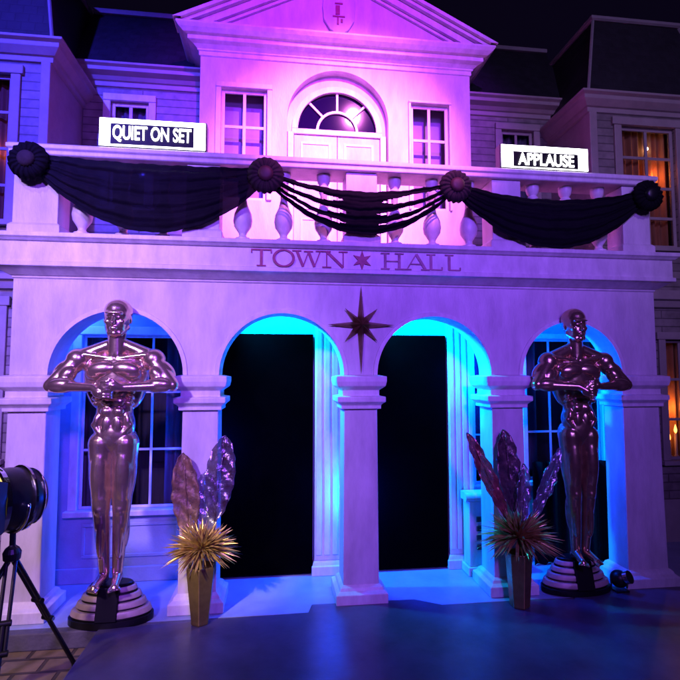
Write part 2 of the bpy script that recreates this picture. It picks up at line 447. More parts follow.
b = B(); pts = [(CX+fr*math.cos(PI*s/36), fz-.002+fr*math.sin(PI*s/36)) for s in range(37)]
prism(b, pts, yr+.034, yr+.04); obj('pane', b, 'fan_glass', fl)
# double door under the fanlight
for s in (-1, 1):
    b = B(); x0 = CX-.60 if s < 0 else CX+.004; x1 = CX-.004 if s < 0 else CX+.60
    box(b, x0, x1, yr-.005, yr+.05, 3.51, 5.52); d = obj('balcony_door', b, 'white', th, bevel=.006)
    b = B(); xa, xb = x0+.09, x1-.09
    for z0, z1 in ((3.62, 4.35), (4.47, 5.42)):
        box(b, xa, xb, yr-.017, yr-.006, z0, z0+.03); box(b, xa, xb, yr-.017, yr-.006, z1-.03, z1)
        box(b, xa, xa+.03, yr-.0175, yr-.0065, z0+.031, z1-.031); box(b, xb-.03, xb, yr-.0175, yr-.0065, z0+.031, z1-.031)
    obj('door_moulding', b, 'trim', d)
b = B(); box(b, CX-.69, CX-.605, yr-.04, yr+.05, 3.51, 5.55); obj('door_jamb', b, 'trim', th, bevel=.008); b = B(); box(b, CX+.605, CX+.69, yr-.04, yr+.05, 3.51, 5.55); obj('door_jamb', b, 'trim', th, bevel=.008)
# cornice of the pediment
b = B()
moulding(b, PL, PR_, YP, 8.4, [(0, 6.46), (.02, 6.47), (.02, 6.52), (.04, 6.53), (.04, 6.545), (.09, 6.58), (.14, 6.60), (.15, 6.605), (.15, 6.655), (.20, 6.665), (.25, 6.70), (.28, 6.74), (.28, 6.765), (.05, 6.77)], back=False)
obj('cornice', b, 'trim', th, bevel=.004)
ap = CX+.01; apz = 7.84; ex = 2.12; bz = 6.772
b = B(); prism(b, [(ap-1.95, bz), (ap+1.95, bz), (ap, 7.62)], 6.48, 6.56); ty = obj('tympanum', b, 'white', th)
b = B()
sl = (apz-bz)/(ex+.06); 
def rake(b, off0, off1, y0, y1, e):
    # band between two lines parallel to the slope, both sides
    t = [(ap-e, apz-sl*e-off0), (ap, apz-off0), (ap+e, apz-sl*e-off0), (ap+e, apz-sl*e-off1), (ap, apz-off1), (ap-e, apz-sl*e-off1)]
    prism(b, t, y0, y1)
rake(b, 0, .05, 6.28, 6.62, ex+.16); rake(b, .052, .10, 6.33, 6.62, ex+.10); rake(b, .102, .20, 6.39, 6.62, ex+.03); rake(b, .202, .245, 6.44, 6.62, ex-.08)
bmesh.ops.bisect_plane(b, geom=b.verts[:]+b.edges[:]+b.faces[:], plane_co=(0, 0, bz-.0), plane_no=(0, 0, -1), clear_outer=True)
obj('raking_cornice', b, 'trim', th)
b = B(); prism(b, [(ap-2.05, bz+.02), (ap, apz-.05), (ap+2.05, bz+.02)], 6.63, 9.2); obj('roof', b, 'roof2', th)
b = B(); shc = .79
sh = [(shc-.21, 7.42), (shc-.12, 7.46), (shc, 7.43), (shc+.12, 7.46), (shc+.21, 7.42), (shc+.225, 7.2), (shc+.21, 7.02), (shc+.13, 6.89), (shc, 6.79), (shc-.13, 6.89), (shc-.21, 7.02), (shc-.225, 7.2)]
prism(b, sh, 6.435, 6.485); s1 = obj('shield_crest', b, 'white', ty, bevel=.008)
b = B(); box(b, shc-.09, shc+.08, 6.425, 6.434, 7.055, 7.075); box(b, shc-.03, shc-.005, 6.424, 6.4335, 6.95, 7.05); box(b, shc-.05, shc+.01, 6.424, 6.4335, 7.09, 7.22); box(b, shc+.02, shc+.05, 6.424, 6.4335, 6.98, 7.03); box(b, shc-.06, shc+.05, 6.425, 6.434, 7.24, 7.26)
obj('crest_emblem', b, 'letter', ty)

# porch back wall, doors, pilasters, windows
YW = 5.75
HW = [(-2.11, -1.01, .76, 2.64), (2.98, 3.96, .95, 2.64), (2.325, 2.62, .92, 2.62)]
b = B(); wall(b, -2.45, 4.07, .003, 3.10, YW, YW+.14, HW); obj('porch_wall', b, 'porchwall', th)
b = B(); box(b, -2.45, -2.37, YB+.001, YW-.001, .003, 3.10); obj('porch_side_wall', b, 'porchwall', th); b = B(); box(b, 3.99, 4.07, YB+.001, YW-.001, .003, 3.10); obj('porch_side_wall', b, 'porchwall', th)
window(th, *HW[0], YW, case=.09, cols=3, rows=3, cur='curtain_pale', sill=True, mw=.028, cur_range=[(-2.13, -1.75), (-1.25, -.99)])
window(th, *HW[2], YW, case=.035, cols=1, rows=3, cur='curtain_dark', sill=True, mw=.022)
w4 = window(th, *HW[1], YW, case=.06, cols=3, rows=3, cur='curtain_pale', sill=True, mw=.028, cur_range=[(2.97, 3.2), (3.6, 3.98)])
for x0, x1 in ((-.78, .40), (.84, 1.95)):
    b = B(); box(b, x0, x1, YW-.10, YW-.02, .03, 2.66); d = obj('black_door', b, 'dark', th, bevel=.006)
def pilaster(x0, x1):
    b = B(); n = 3; w = (x1-x0)
    box(b, x0, x1, YW-.10, YW-.001, .16, 2.98)
    for i in range(4):
        xa = x0+w*(.04+i*.245); box(b, xa, xa+w*.17, YW-.118, YW-.099, .22, 2.9)
    p = obj('pilaster', b, 'trim', th, bevel=.006)
    b = B(); moulding(b, x0, x1, YW-.10, YW-.001, [(.03, .004), (.03, .10), (.02, .11), (.012, .14), (.002, .158)], back=False); obj('base', b, 'trim', p, bevel=.005)
pilaster(.42, .79); pilaster(1.97, 2.28)
b = B()
for x0, x1, z0, z1 in ((-2.05, -1.05, .26, .62),):
    for A in ((x0, x1, z0, z0+.035), (x0, x1, z1-.035, z1), (x0, x0+.035, z0+.036, z1-.036), (x1-.035, x1, z0+.036, z1-.036)):
        box(b, A[0], A[1], YW-.022, YW-.001, A[2], A[3])
obj('wainscot', b, 'porchwall', th, bevel=.005)
b = B(); box(b, -2.36, -.9, YW-.03, YW-.001, .005, .16); obj('skirting', b, 'porchwall', th, bevel=.005)
b = B(); box(b, 2.3, 2.94, YW-.03, YW-.001, .005, .14); obj('skirting', b, 'porchwall', th, bevel=.005)
b = B(); curtain(b, 2.96, 4.0, .01, 1.18, YW-.11, .03, .16); 
o = obj('black_apron_drape', b, 'darkfab', th, smooth=True, recalc=False); o['label'] = 'black cloth hung across the bottom of the right window'

# ------------------------------------------------------------------ side buildings
def mansard(parent, x0, x1, y0, y1, z0, z1, lean, m='roof'):
    b = B(); moulding(b, x0, x1, y0, y1, [(-.02, z0), (-lean, z1)]); r = obj('roof', b, m, parent)
    b = B(); moulding(b, x0, x1, y0, y1, [(-lean+.02, z1+.001), (-lean+.045, z1+.02), (-lean+.045, z1+.06), (-lean, z1+.075)]); obj('roof_edge', b, 'rooftrim', r)
    for sx, x in ((1, x0), (-1, x1)):
        b = B(); tube(b, [(x+sx*.02, y0+.02, z0), (x+sx*lean, y0+lean, z1)], .022, 6)
        obj('hip_trim', b, 'rooftrim', r)
    return r
CORN = lambda z, o=.2: [(0, z-.25), (.03, z-.24), (.03, z-.18), (.06, z-.17), (.10, z-.13), (o-.05, z-.10), (o-.05, z-.05), (o, z-.03), (o, z), (.02, z+.005)]
# left building
lb = thing('side_building', 'blue lit house with dark mansard roof adjoining the town hall on its left', 'building', (-3.6, 6.7, 0), 'houses flanking the town hall')
WL = (-2.38, -1.86, 4.55, 6.08)
b = B(); wall(b, -2.75, -1.07, -.1, 6.35, 7.2, 7.33, [WL]); obj('recessed_wall', b, 'siding', lb)
window(lb, *WL, 7.2, case=.10, cols=2, rows=2, cur='curtain_pale', mw=.05)
b = B(); moulding(b, -2.70, -1.09, 7.2, 9, CORN(6.53, .24), back=False); obj('cornice', b, 'taupe', lb, bevel=.005)
b = B(); prism_pts = [(7.02, 6.536), (7.85, 7.82), (9, 7.82), (9, 6.536)]
a = [b.verts.new((-2.9, y, z)) for y, z in prism_pts]; c = [b.verts.new((-1.10, y, z)) for y, z in prism_pts]
b.faces.new(a); b.faces.new(c[::-1])
for i in range(4): b.faces.new((a[i], c[i], c[(i+1) % 4], a[(i+1) % 4]))
rf = obj('roof', b, 'roof', lb)
b = B(); box(b, -2.9, -1.10, 7.80, 7.9, 7.823, 7.90); obj('roof_edge', b, 'rooftrim', rf, bevel=.01)
FWL = [(-3.95, -3.19, 4.0, 5.79), (-3.95, -3.22, 1.25, 3.0)]
b = B(); wall(b, -5.6, -2.86, -.15, 6.0, 6.2, 6.33, FWL); obj('front_wall', b, 'siding', lb)
b = B(); box(b, -2.86, -2.75, 6.17, 6.33, -.15, 5.97); box(b, -2.86, -2.76, 6.331, 9, -.15, 5.97); obj('corner_board', b, 'taupe', lb, bevel=.01)
b = B(); moulding(b, -5.6, -2.75, 6.2, 9, CORN(6.2, .18)); obj('cornice', b, 'taupe', lb, bevel=.005)
b = B(); moulding(b, -5.6, -2.76, 6.2, 8.9, [(.0, 3.18), (.05, 3.2), (.08, 3.28), (.12, 3.3), (.12, 3.36), (.01, 3.37)], back=False); obj('string_course', b, 'taupe', lb)
mansard(lb, -5.6, -2.72, 6.15, 9, 6.21, 7.9, .30)
window(lb, *FWL[0], 6.2, case=.11, cols=2, rows=4, cur='curtain_red', mw=.04, head=True, cm='taupe', fm='taupe')
window(lb, *FWL[1], 6.2, case=.11, cols=2, rows=4, cur='curtain_dark', mw=.04, head=True, cm='taupe', fm='taupe')
# right building
rb = thing('side_building', 'taupe house with dark boxy mansard and amber lit window adjoining town hall on its right', 'building', (5.2, 6.7, 0), 'houses flanking the town hall')
WR = (3.43, 3.96, 4.55, 6.02)
b = B(); wall(b, 2.70, 4.24, -.1, 6.3, 7.2, 7.33, [WR]); obj('recessed_wall', b, 'siding', rb)
window(rb, *WR, 7.2, case=.10, cols=2, rows=2, cur='curtain_pale', mw=.045, cm='taupe', fm='taupe')
b = B(); moulding(b, 2.72, 4.22, 7.2, 9, CORN(6.47, .24), back=False); obj('cornice', b, 'taupe', rb, bevel=.005)
b = B(); pr = [(7.02, 6.476), (7.85, 7.78), (9, 7.78), (9, 6.476)]
a = [b.verts.new((2.74, y, z)) for y, z in pr]; c = [b.verts.new((4.6, y, z)) for y, z in pr]
b.faces.new(a); b.faces.new(c[::-1])
for i in range(4): b.faces.new((a[i], c[i], c[(i+1) % 4], a[(i+1) % 4]))
rf = obj('roof', b, 'roof', rb)
b = B(); box(b, 2.74, 4.6, 7.80, 7.9, 7.783, 7.85); obj('roof_edge', b, 'rooftrim', rf, bevel=.01)
FWR = [(4.70, 5.52, 3.95, 5.66), (5.22, 6.0, 1.06, 2.68)]
b = B(); wall(b, 4.34, 7.0, -.15, 5.9, 6.2, 6.33, FWR); obj('front_wall', b, 'siding', rb)
b = B(); box(b, 4.23, 4.34, 6.17, 6.33, -.15, 5.83); box(b, 4.24, 4.34, 6.331, 9, -.15, 5.83); obj('corner_board', b, 'taupe', rb, bevel=.01)
b = B(); moulding(b, 4.23, 7.0, 6.2, 9, CORN(6.06, .18)); obj('cornice', b, 'taupe', rb, bevel=.005)
b = B(); moulding(b, 4.24, 7.0, 6.2, 8.9, [(.0, 3.10), (.05, 3.12), (.08, 3.2), (.12, 3.22), (.12, 3.34), (.01, 3.36)], back=False); obj('string_course', b, 'taupe', rb)
mansard(rb, 4.20, 6.35, 6.15, 9, 6.07, 7.42, .38)
wa = window(rb, *FWR[0], 6.2, case=.11, cols=2, rows=4, cur='curtain_orange', mw=.045, head=True, cm='taupe', fm='taupe')
wb_ = window(rb, *FWR[1], 6.2, case=.10, cols=3, rows=3, cur='curtain_orange', mw=.04, head=True, cm='taupe', fm='taupe')
b = B(); box(b, 4.36, 7.0, 6.17, 6.199, -.14, .55); obj('wainscot', b, 'taupe', rb, bevel=.01)
# bulb seen in the upper right window and candles in the lower one
b = B(); bmesh.ops.create_icosphere(b, subdivisions=2, radius=.022, matrix=Matrix.Translation((5.17, 6.30, 5.40)))
o = obj('bulb', b, 'bulb', wa, smooth=True)
cd = None
for i, (x, h, lab) in enumerate(((5.30, .20, 'shorter candle burning in the lower right window'), (5.40, .30, 'taller candle burning in the lower right window at the photo edge'))):
    t = thing('candle', lab, 'candle', (x, 6.28, 1.10), 'candles in the lower right window')
    b = B(); lathe(b, [(.03, 0), (.03, .01), (.018, .012), (.017, h), (.004, h+.005)], x, 6.28, 1.10, 12); obj('wax', b, 'wax', t, smooth=True)
    b = B(); lathe(b, [(.003, 0), (.016, .02), (.02, .045), (.012, .085), (.002, .12)], x, 6.28, 1.10+h+.006, 10); obj('flame', b, 'flame', t, smooth=True)

# ------------------------------------------------------------------ lit signs on the handrail
def text_mesh(txt, w, h, depth, off):
    cu = bpy.data.curves.new('t', 'FONT'); cu.body = txt; cu.size = 1; cu.extrude = depth; cu.offset = off; cu.align_x = 'CENTER'; cu.align_y = 'CENTER'
    o = bpy.data.objects.new('t', cu); C.objects.link(o); bpy.context.view_layer.update()
    dg = bpy.context.evaluated_depsgraph_get(); me = bpy.data.meshes.new_from_object(o.evaluated_get(dg))
    bpy.data.objects.remove(o)
    b = B(); b.from_mesh(me); bpy.data.meshes.remove(me)
    xs = [v.co.x for v in b.verts]; ys = [v.co.y for v in b.verts]
    cx, cy = (min(xs)+max(xs))/2, (min(ys)+max(ys))/2; sx = w/(max(xs)-min(xs)); sy = h/(max(ys)-min(ys))
    for v in b.verts:
        x, y, z = v.co; v.co = ((x-cx)*sx, -z, (y-cy)*sy)
    return b
def sign(txt, x0, x1, z0, z1, bx0, bx1, bz0, bz1, label, tw):
    y = 4.815
    t = thing('lit_sign', label, 'sign', ((x0+x1)/2, y, z0), 'lit studio signs on the balcony rail')
    b = B(); box(b, x0, x1, y, y+.12, z0, z1); obj('housing', b, 'sign_box', t, bevel=.012)
    b = B(); box(b, x0+.012, x1-.012, y-.008, y-.001, z0+.006, z1-.012); obj('light_face', b, 'sign_lit', t, bevel=.003)
    b = B(); box(b, bx0, bx1, y-.014, y-.009, bz0, bz1); obj('black_band', b, 'sign_black', t)
    b = text_mesh(txt, tw, (bz1-bz0)*.80, .004, .012)
    bmesh.ops.translate(b, verts=b.verts, vec=((bx0+bx1)/2, y-.019, (bz0+bz1)/2)); obj('lettering', b, 'sign_lit', t)
sign('QUIET ON SET', -1.70, -.70, 4.352, 4.64, -1.585, -.82, 4.375, 4.575, 'glowing white studio sign reading QUIET ON SET on the balcony rail', .72)
sign('APPLAUSE', 2.28, 3.27, 4.352, 4.612, 2.42, 3.14, 4.37, 4.53, 'glowing white studio sign reading APPLAUSE on the balcony rail', .62)

# ------------------------------------------------------------------ black swags and rosettes
def swag(name, A, Bp, top_sag, bot_sag, th0, label, m, strands=0, ymid=4.80):
    b = B(); n, k = 140, 48
    grid = []
    for i in range(n+1):
        t = i/n; par = 4*t*(1-t)
        x = A[0]+(Bp[0]-A[0])*t
        zt = A[1]+(Bp[1]-A[1])*t+th0/2-top_sag*par; zb = A[1]+(Bp[1]-A[1])*t-th0/2-bot_sag*par
        row = []
        for j in range(k+1):
            s = j/k
            z = zt+(zb-zt)*s
            fold = (math.sin(s*PI*9+math.sin(t*5)*.9)*.013+math.sin(s*PI*21+t*4)*.006)*min(1, par*1.2+.35)
            y = ymid-.012-.05*par*math.sin(s*PI)**.7+fold
            zz = z+.004*math.sin(x*19+s*6)+.002*math.sin(x*57+s*9)
            row.append(b.verts.new((x, y, zz)))
        grid.append(row)
    for i in range(n):
        for j in range(k):
            if strands and 0 < i < n-1:
                tt = i/n; hole = False
                for jc, wd, e in ((13, 4.6, .00), (27, 3.4, .03), (38, 2.0, .015)):
                    for ta, tb in ((.03, .40+e), (.60-e, .97)):
                        if ta < tt < tb and abs(j-jc) < wd*math.sin(PI*(tt-ta)/(tb-ta))**.6: hole = True
                if hole: continue
            b.faces.new((grid[i][j], grid[i+1][j], grid[i+1][j+1], grid[i][j+1]))
    o = obj(name, b, m, None, smooth=True, origin=((A[0]+Bp[0])/2, ymid, min(A[1], Bp[1])), recalc=False)
    tag(o, label, 'swag', 'black swags hung along the balcony')
    s = o.modifiers.new('s', 'SOLIDIFY'); s.thickness = .003
    return o
swag('bunting_swag', (-2.24, 4.16), (-.15, 4.12), .03, .53, .16, 'long sheer black cloth swag hanging under the QUIET ON SET sign', 'sheer')
swag('bunting_swag', (-.12, 4.12), (1.75, 4.10), .15, .47, .12, 'short black swag of gathered strands hanging above the TOWN HALL lettering', 'darkfab', strands=1)
swag('bunting_swag', (1.79, 4.09), (3.88, 4.10), .14, .52, .14, 'solid black cloth swag hanging under the APPLAUSE sign', 'darkfab')
M['rosette'] = mat('rosette_cloth', (.018, .007, .010), .85, noise=.4, scale=12, bump=.3)
M['rosette_button'] = mat('rosette_button', (.07, .02, .025), .6, noise=.4, scale=14)
for x, z, r, m, m2, lab in ((-2.27, 4.15, .175, 'darkfab', 'rosette', 'round black rosette on the leftmost post of the balcony'),
                        (-.13, 4.12, .175, 'rosette', 'rosette_button', 'reddish black rosette on the rail just right of the QUIET ON SET sign'),
                        (1.77, 4.10, .165, 'rosette', 'rosette_button', 'dark red rosette on the rail left of the APPLAUSE sign'),
                        (3.89, 4.10, .165, 'darkfab', 'blackmet', 'black rosette with glossy centre at the right end of the balcony rail')):
    y = 4.755
    t = thing('rosette', lab, 'rosette', (x, y, z), 'rosettes pinning the black swags')
    b = B(); n = 72; rings = []
    for rad, yy, amp in ((.03, -.015, 0), (.08, -.055, .008), (.13, -.05, .016), (r, -.015, .022), (r*.96, .03, .01), (.08, .045, 0)):
        ring = []
        for k in range(n):
            a = 2*PI*k/n; w = math.sin(a*18)
            rr_ = rad*(1+(.03*w if rad > .1 else 0)); ring.append(b.verts.new((x+rr_*math.cos(a), y+yy+amp*w, z+rr_*math.sin(a))))
        rings.append(ring)
    for r0, r1 in zip(rings, rings[1:]):
        for k in range(n): b.faces.new((r0[k], r0[(k+1) % n], r1[(k+1) % n], r1[k]))
    b.faces.new(rings[0]); b.faces.new(rings[-1]); obj('ruffle', b, m, t, smooth=True)
    b = B(); n = 20; prev = None
    for rad, yy in ((.075, -.055), (.07, -.075), (.045, -.088), (.01, -.092)):
        ring = [b.verts.new((x+rad*math.cos(2*PI*k/n), y+yy, z+rad*math.sin(2*PI*k/n))) for k in range(n)]
        if prev:
            for k in range(n): b.faces.new((prev[k], prev[(k+1) % n], ring[(k+1) % n], ring[k]))
        prev = ring
    b.faces.new(prev); obj('button', b, m2, t, smooth=True)

# ------------------------------------------------------------------ star ornament on the middle pier
b = B(); sx, sy, sz = .828, YF-.005, 2.70
pk = b.verts.new((sx, sy-.085, sz)); outer = []
for i in range(16):
    a = PI/2+i*PI/8
    if i % 2: r = .085
    elif i == 0: r = .40
    elif i == 8: r = .49
    elif i % 4 == 0: r = .34
    else: r = .235
    outer.append(b.verts.new((sx+r*math.cos(a), sy-(.03 if i % 2 == 0 else .004), sz+r*math.sin(a))))
bk = b.verts.new((sx, sy-.001, sz))
for i in range(16):
    b.faces.new((pk, outer[(i+1) % 16], outer[i])); b.faces.new((bk, outer[i], outer[(i+1) % 16]))
tag(obj('star_ornament', b, 'bronze', None, origin=(sx, sy, sz)), 'eight pointed bronze star mounted on the wall above the middle pier', 'ornament')

# ------------------------------------------------------------------ statue
def ell(bm, c, r, rot=None, sub=3):
    m = Matrix.Translation(c) @ (rot.to_4x4() if rot else Matrix()) @ Matrix.Diagonal((*r, 1))
    bmesh.ops.create_icosphere(bm, subdivisions=sub, radius=1, matrix=m)
def caps(bm, a, c, r0, r1, n=16):
    a, c = Vector(a), Vector(c); d = (c-a).normalized()
    up = Vector((0, 0, 1)) if abs(d.z) < .9 else Vector((0, 1, 0))
    u = d.cross(up).normalized(); v = d.cross(u).normalized()
    prof = [(a-d*r0*math.sin(t), r0*math.cos(t)) for t in (1.45, 1.1, .7, .35)] + [(a.lerp(c, s), r0+(r1-r0)*s) for s in (0, .33, .66, 1)] + [(c+d*r1*math.sin(t), r1*math.cos(t)) for t in (.35, .7, 1.1, 1.45)]
    prev = None; f0 = None
    for p, r in prof:
        ring = [bm.verts.new(p+(u*math.cos(2*PI*k/n)+v*math.sin(2*PI*k/n))*r) for k in range(n)]
        if prev:
            for k in range(n): bm.faces.new((prev[k], prev[(k+1) % n], ring[(k+1) % n], ring[k]))
        else: bm.faces.new(ring[::-1])
        prev = ring
    bm.faces.new(prev)
def figure_mesh():
    b = B(); RY = lambda a: Matrix.Rotation(a, 3, 'Y')
    for s in (-1, 1):
        hip = (s*.105, 0, 1.26); knee = (s*.088, -.015, .67); ank = (s*.056, .03, .10)
        caps(b, hip, knee, .118, .080); caps(b, knee, ank, .076, .047)
        ell(b, (s*.10, -.045, 1.00), (.085, .088, .30)); ell(b, (s*.128, .0, 1.06), (.080, .095, .34)); ell(b, (s*.062, -.045, .84), (.045, .055, .13)); ell(b, (s*.128, -.05, .86), (.042, .055, .13))
        ell(b, (s*.094, .030, .49), (.058, .066, .21)); ell(b, (s*.060, .03, .46), (.046, .060, .19)); ell(b, (s*.080, -.045, .44), (.036, .04, .20)); ell(b, (s*.088, -.075, .675), (.040, .028, .050))
        ell(b, (s*.09, .075, 1.27), (.10, .09, .13))
        caps(b, (s*.060, .03, .075), (s*.085, -.14, .035), .046, .032); ell(b, (s*.060, .06, .045), (.038, .045, .045))
        for q in range(5): caps(b, (s*(.055+q*.016), -.14, .025), (s*(.055+q*.02), -.195+q*.010, .018), .014 if q else .02, .011 if q else .016, 8)
    # trunk: V from the shoulders to narrow hips
    ell(b, (0, 0, 1.33), (.178, .112, .18)); ell(b, (0, 0, 1.52), (.165, .098, .26)); ell(b, (0, .01, 1.83), (.235, .125, .24)); ell(b, (0, .01, 1.95), (.30, .105, .12))
    for s in (-1, 1):
        ell(b, (s*.105, -.078, 1.93), (.135, .052, .072), RY(s*.10)); ell(b, (s*.155, -.068, 1.885), (.085, .050, .055)); ell(b, (s*.19, .03, 1.78), (.085, .095, .22), RY(s*.22)); ell(b, (s*.135, -.01, 1.46), (.045, .085, .11), RY(-s*.2))
        for z, w in ((1.73, .050), (1.64, .050), (1.55, .048)): ell(b, (s*.052, -.086, z), (w, .026, .040))
        ell(b, (s*.048, -.088, 1.43), (.042, .022, .075))
        for q in range(4): ell(b, (s*(.165-.008*q), -.052, 1.79-.055*q), (.040, .045, .022), RY(s*.5))
        caps(b, (s*.16, -.06, 1.43), (s*.035, -.085, 1.27), .028, .022, 10)
        caps(b, (s*.04, .02, 2.17), (s*.28, .01, 2.06), .055, .070)
        caps(b, (s*.02, -.055, 2.03), (s*.27, -.055, 2.065), .020, .020, 8)
        sh = Vector((s*.325, 0, 2.02)); el = Vector((s*.525, -.10, 1.785)); wr = Vector((s*.125, -.225, 1.77))
        ell(b, sh+Vector((s*.01, 0, .0)), (.105, .100, .105)); caps(b, sh, el, .092, .060)
        ell(b, sh.lerp(el, .50)+Vector((-s*.030, -.03, -.03)), (.068, .070, .105), RY(-s*.70)); ell(b, sh.lerp(el, .5)+Vector((s*.03, .02, .025)), (.060, .068, .11), RY(-s*.70))
        caps(b, el, wr, .058, .036); ell(b, el.lerp(wr, .30)+Vector((0, 0, .012)), (.13, .056, .060), RY(0)); ell(b, el.lerp(wr, .28)+Vector((0, -.01, -.022)), (.11, .046, .042))
        zo = .022 if s > 0 else -.040
        pc = Vector((s*.055, -.26, 1.765+zo)); caps(b, wr, pc, .036, .040); ell(b, pc, (.060, .028, .050))
        for q in range(4):
            z = pc.z+.040-q*.026; k1 = Vector((pc.x-s*.045, -.292, z)); k2 = Vector((pc.x-s*.098, -.276, z-.004)); k3 = Vector((pc.x-s*.104, -.240, z-.006))
            caps(b, (pc.x, -.270, z), k1, .0115, .011, 8); caps(b, k1, k2, .011, .0100, 8); caps(b, k2, k3, .010, .009, 8)
        caps(b, (pc.x+s*.01, -.270, pc.z+.042), (pc.x-s*.03, -.285, pc.z+.066), .015, .011, 8)
    # neck, head, face
    caps(b, (0, .01, 2.08), (0, 0, 2.27), .084, .074)
    for s in (-1, 1): caps(b, (s*.02, -.055, 2.06), (s*.07, -.01, 2.26), .020, .020, 8)
    ell(b, (0, .01, 2.43), (.118, .142, .150)); ell(b, (0, -.030, 2.335), (.098, .098, .105)); ell(b, (0, -.095, 2.258), (.040, .034, .028))
    caps(b, (0, -.132, 2.415), (0, -.152, 2.350), .012, .020, 10); ell(b, (0, -.122, 2.445), (.085, .022, .014))
    for s in (-1, 1):
        ell(b, (s*.042, -.112, 2.402), (.019, .014, .010)); ell(b, (s*.062, -.080, 2.365), (.034, .036, .026)); ell(b, (s*.119, .01, 2.385), (.009, .022, .036)); caps(b, (s*.085, .0, 2.32), (s*.045, -.085, 2.262), .030, .024, 10)
    ell(b, (0, -.130, 2.308), (.034, .013, .008)); ell(b, (0, -.128, 2.291), (.029, .013, .008))
    ell(b, (0, .025, 2.470), (.125, .148, .118))
    me = bpy.data.meshes.new('raw'); b.to_mesh(me); b.free()
    o = bpy.data.objects.new('raw', me); C.objects.link(o)
    r = o.modifiers.new('r', 'REMESH'); r.mode = 'VOXEL'; r.voxel_size = .0085; r.use_smooth_shade = True
    s = o.modifiers.new('s', 'SMOOTH'); s.factor = .5; s.iterations = 3
    bpy.context.view_layer.update(); dg = bpy.context.evaluated_depsgraph_get()
    m2 = bpy.data.meshes.new_from_object(o.evaluated_get(dg)); m2.name = 'figure'
    bpy.data.objects.remove(o)
    m2.materials.clear(); m2.materials.append(M['gold'])
    for p in m2.polygons: p.use_smooth = True
    return m2
FIG = figure_mesh()
FIG2 = FIG.copy(); M['dim_lit_gold'] = mat('dim_lit_gilded_metal', (.62, .44, .26), .24, .88, noise=.4, scale=7, bump=.10, bscale=26); FIG2.materials[0] = M['dim_lit_gold']  # same gold, darkened in colour for the weaker light on this statue
def statue(loc, label, plinth, rz=0.0, scale=1.0, fo=.02):
    t = thing('golden_statue', label, 'statue', loc, 'golden statues in front of the outer arches')
    x, y, z = loc; KY = .52
    def disc(name, prof, z0, m, smooth=False):
        b = B(); lathe(b, prof, x, y, z0, 44)
        for v in b.verts: v.co.y = y+(v.co.y-y)*KY
        o = obj(name, b, m, t, smooth=smooth)
        if smooth: md = o.modifiers.new('e', 'EDGE_SPLIT'); md.split_angle = R(40)
        return o
    disc('plinth', [(.365, .001), (.365, plinth), (.35, plinth+.004)], z, 'black')
    zz = plinth+.005
    hts = (.066, .064, .060, .058); rad = (.350, .305, .262, .220)
    disc('core', [(.325, 0), (.19, .252)], z+zz, 'black')
    for h, r in zip(hts, rad):
        disc('tier', [(r-.035, .012), (r-.006, .014), (r, .020), (r-.014, h-.008), (r-.022, h-.002), (r-.06, h)], z+zz, 'goldb', True)
        zz += h+.001
    disc('cap_disc', [(.18, 0), (.18, .016), (.17, .022)], z+zz, 'black')
    zz += .023
    b = B(); v = box(b, x-.085, x+.095, y-.362*KY-.008, y-.10, z+plinth+.008, z+zz-.008)
    for q in v[4:]:
        if q.co.y < y-.15: q.co.y += .125*KY
    obj('plaque', b, 'sign_black', t, bevel=.006)
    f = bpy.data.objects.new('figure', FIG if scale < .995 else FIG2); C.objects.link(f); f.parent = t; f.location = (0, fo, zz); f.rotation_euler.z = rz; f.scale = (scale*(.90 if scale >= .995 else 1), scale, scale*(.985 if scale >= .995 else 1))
    return t
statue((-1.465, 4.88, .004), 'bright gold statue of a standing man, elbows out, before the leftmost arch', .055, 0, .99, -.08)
statue((3.05, 4.95, .013), 'gold statue of a standing man, elbows out, weaker light put into its colour, before the rightmost arch', .050, R(-2), 1.0, -.13)

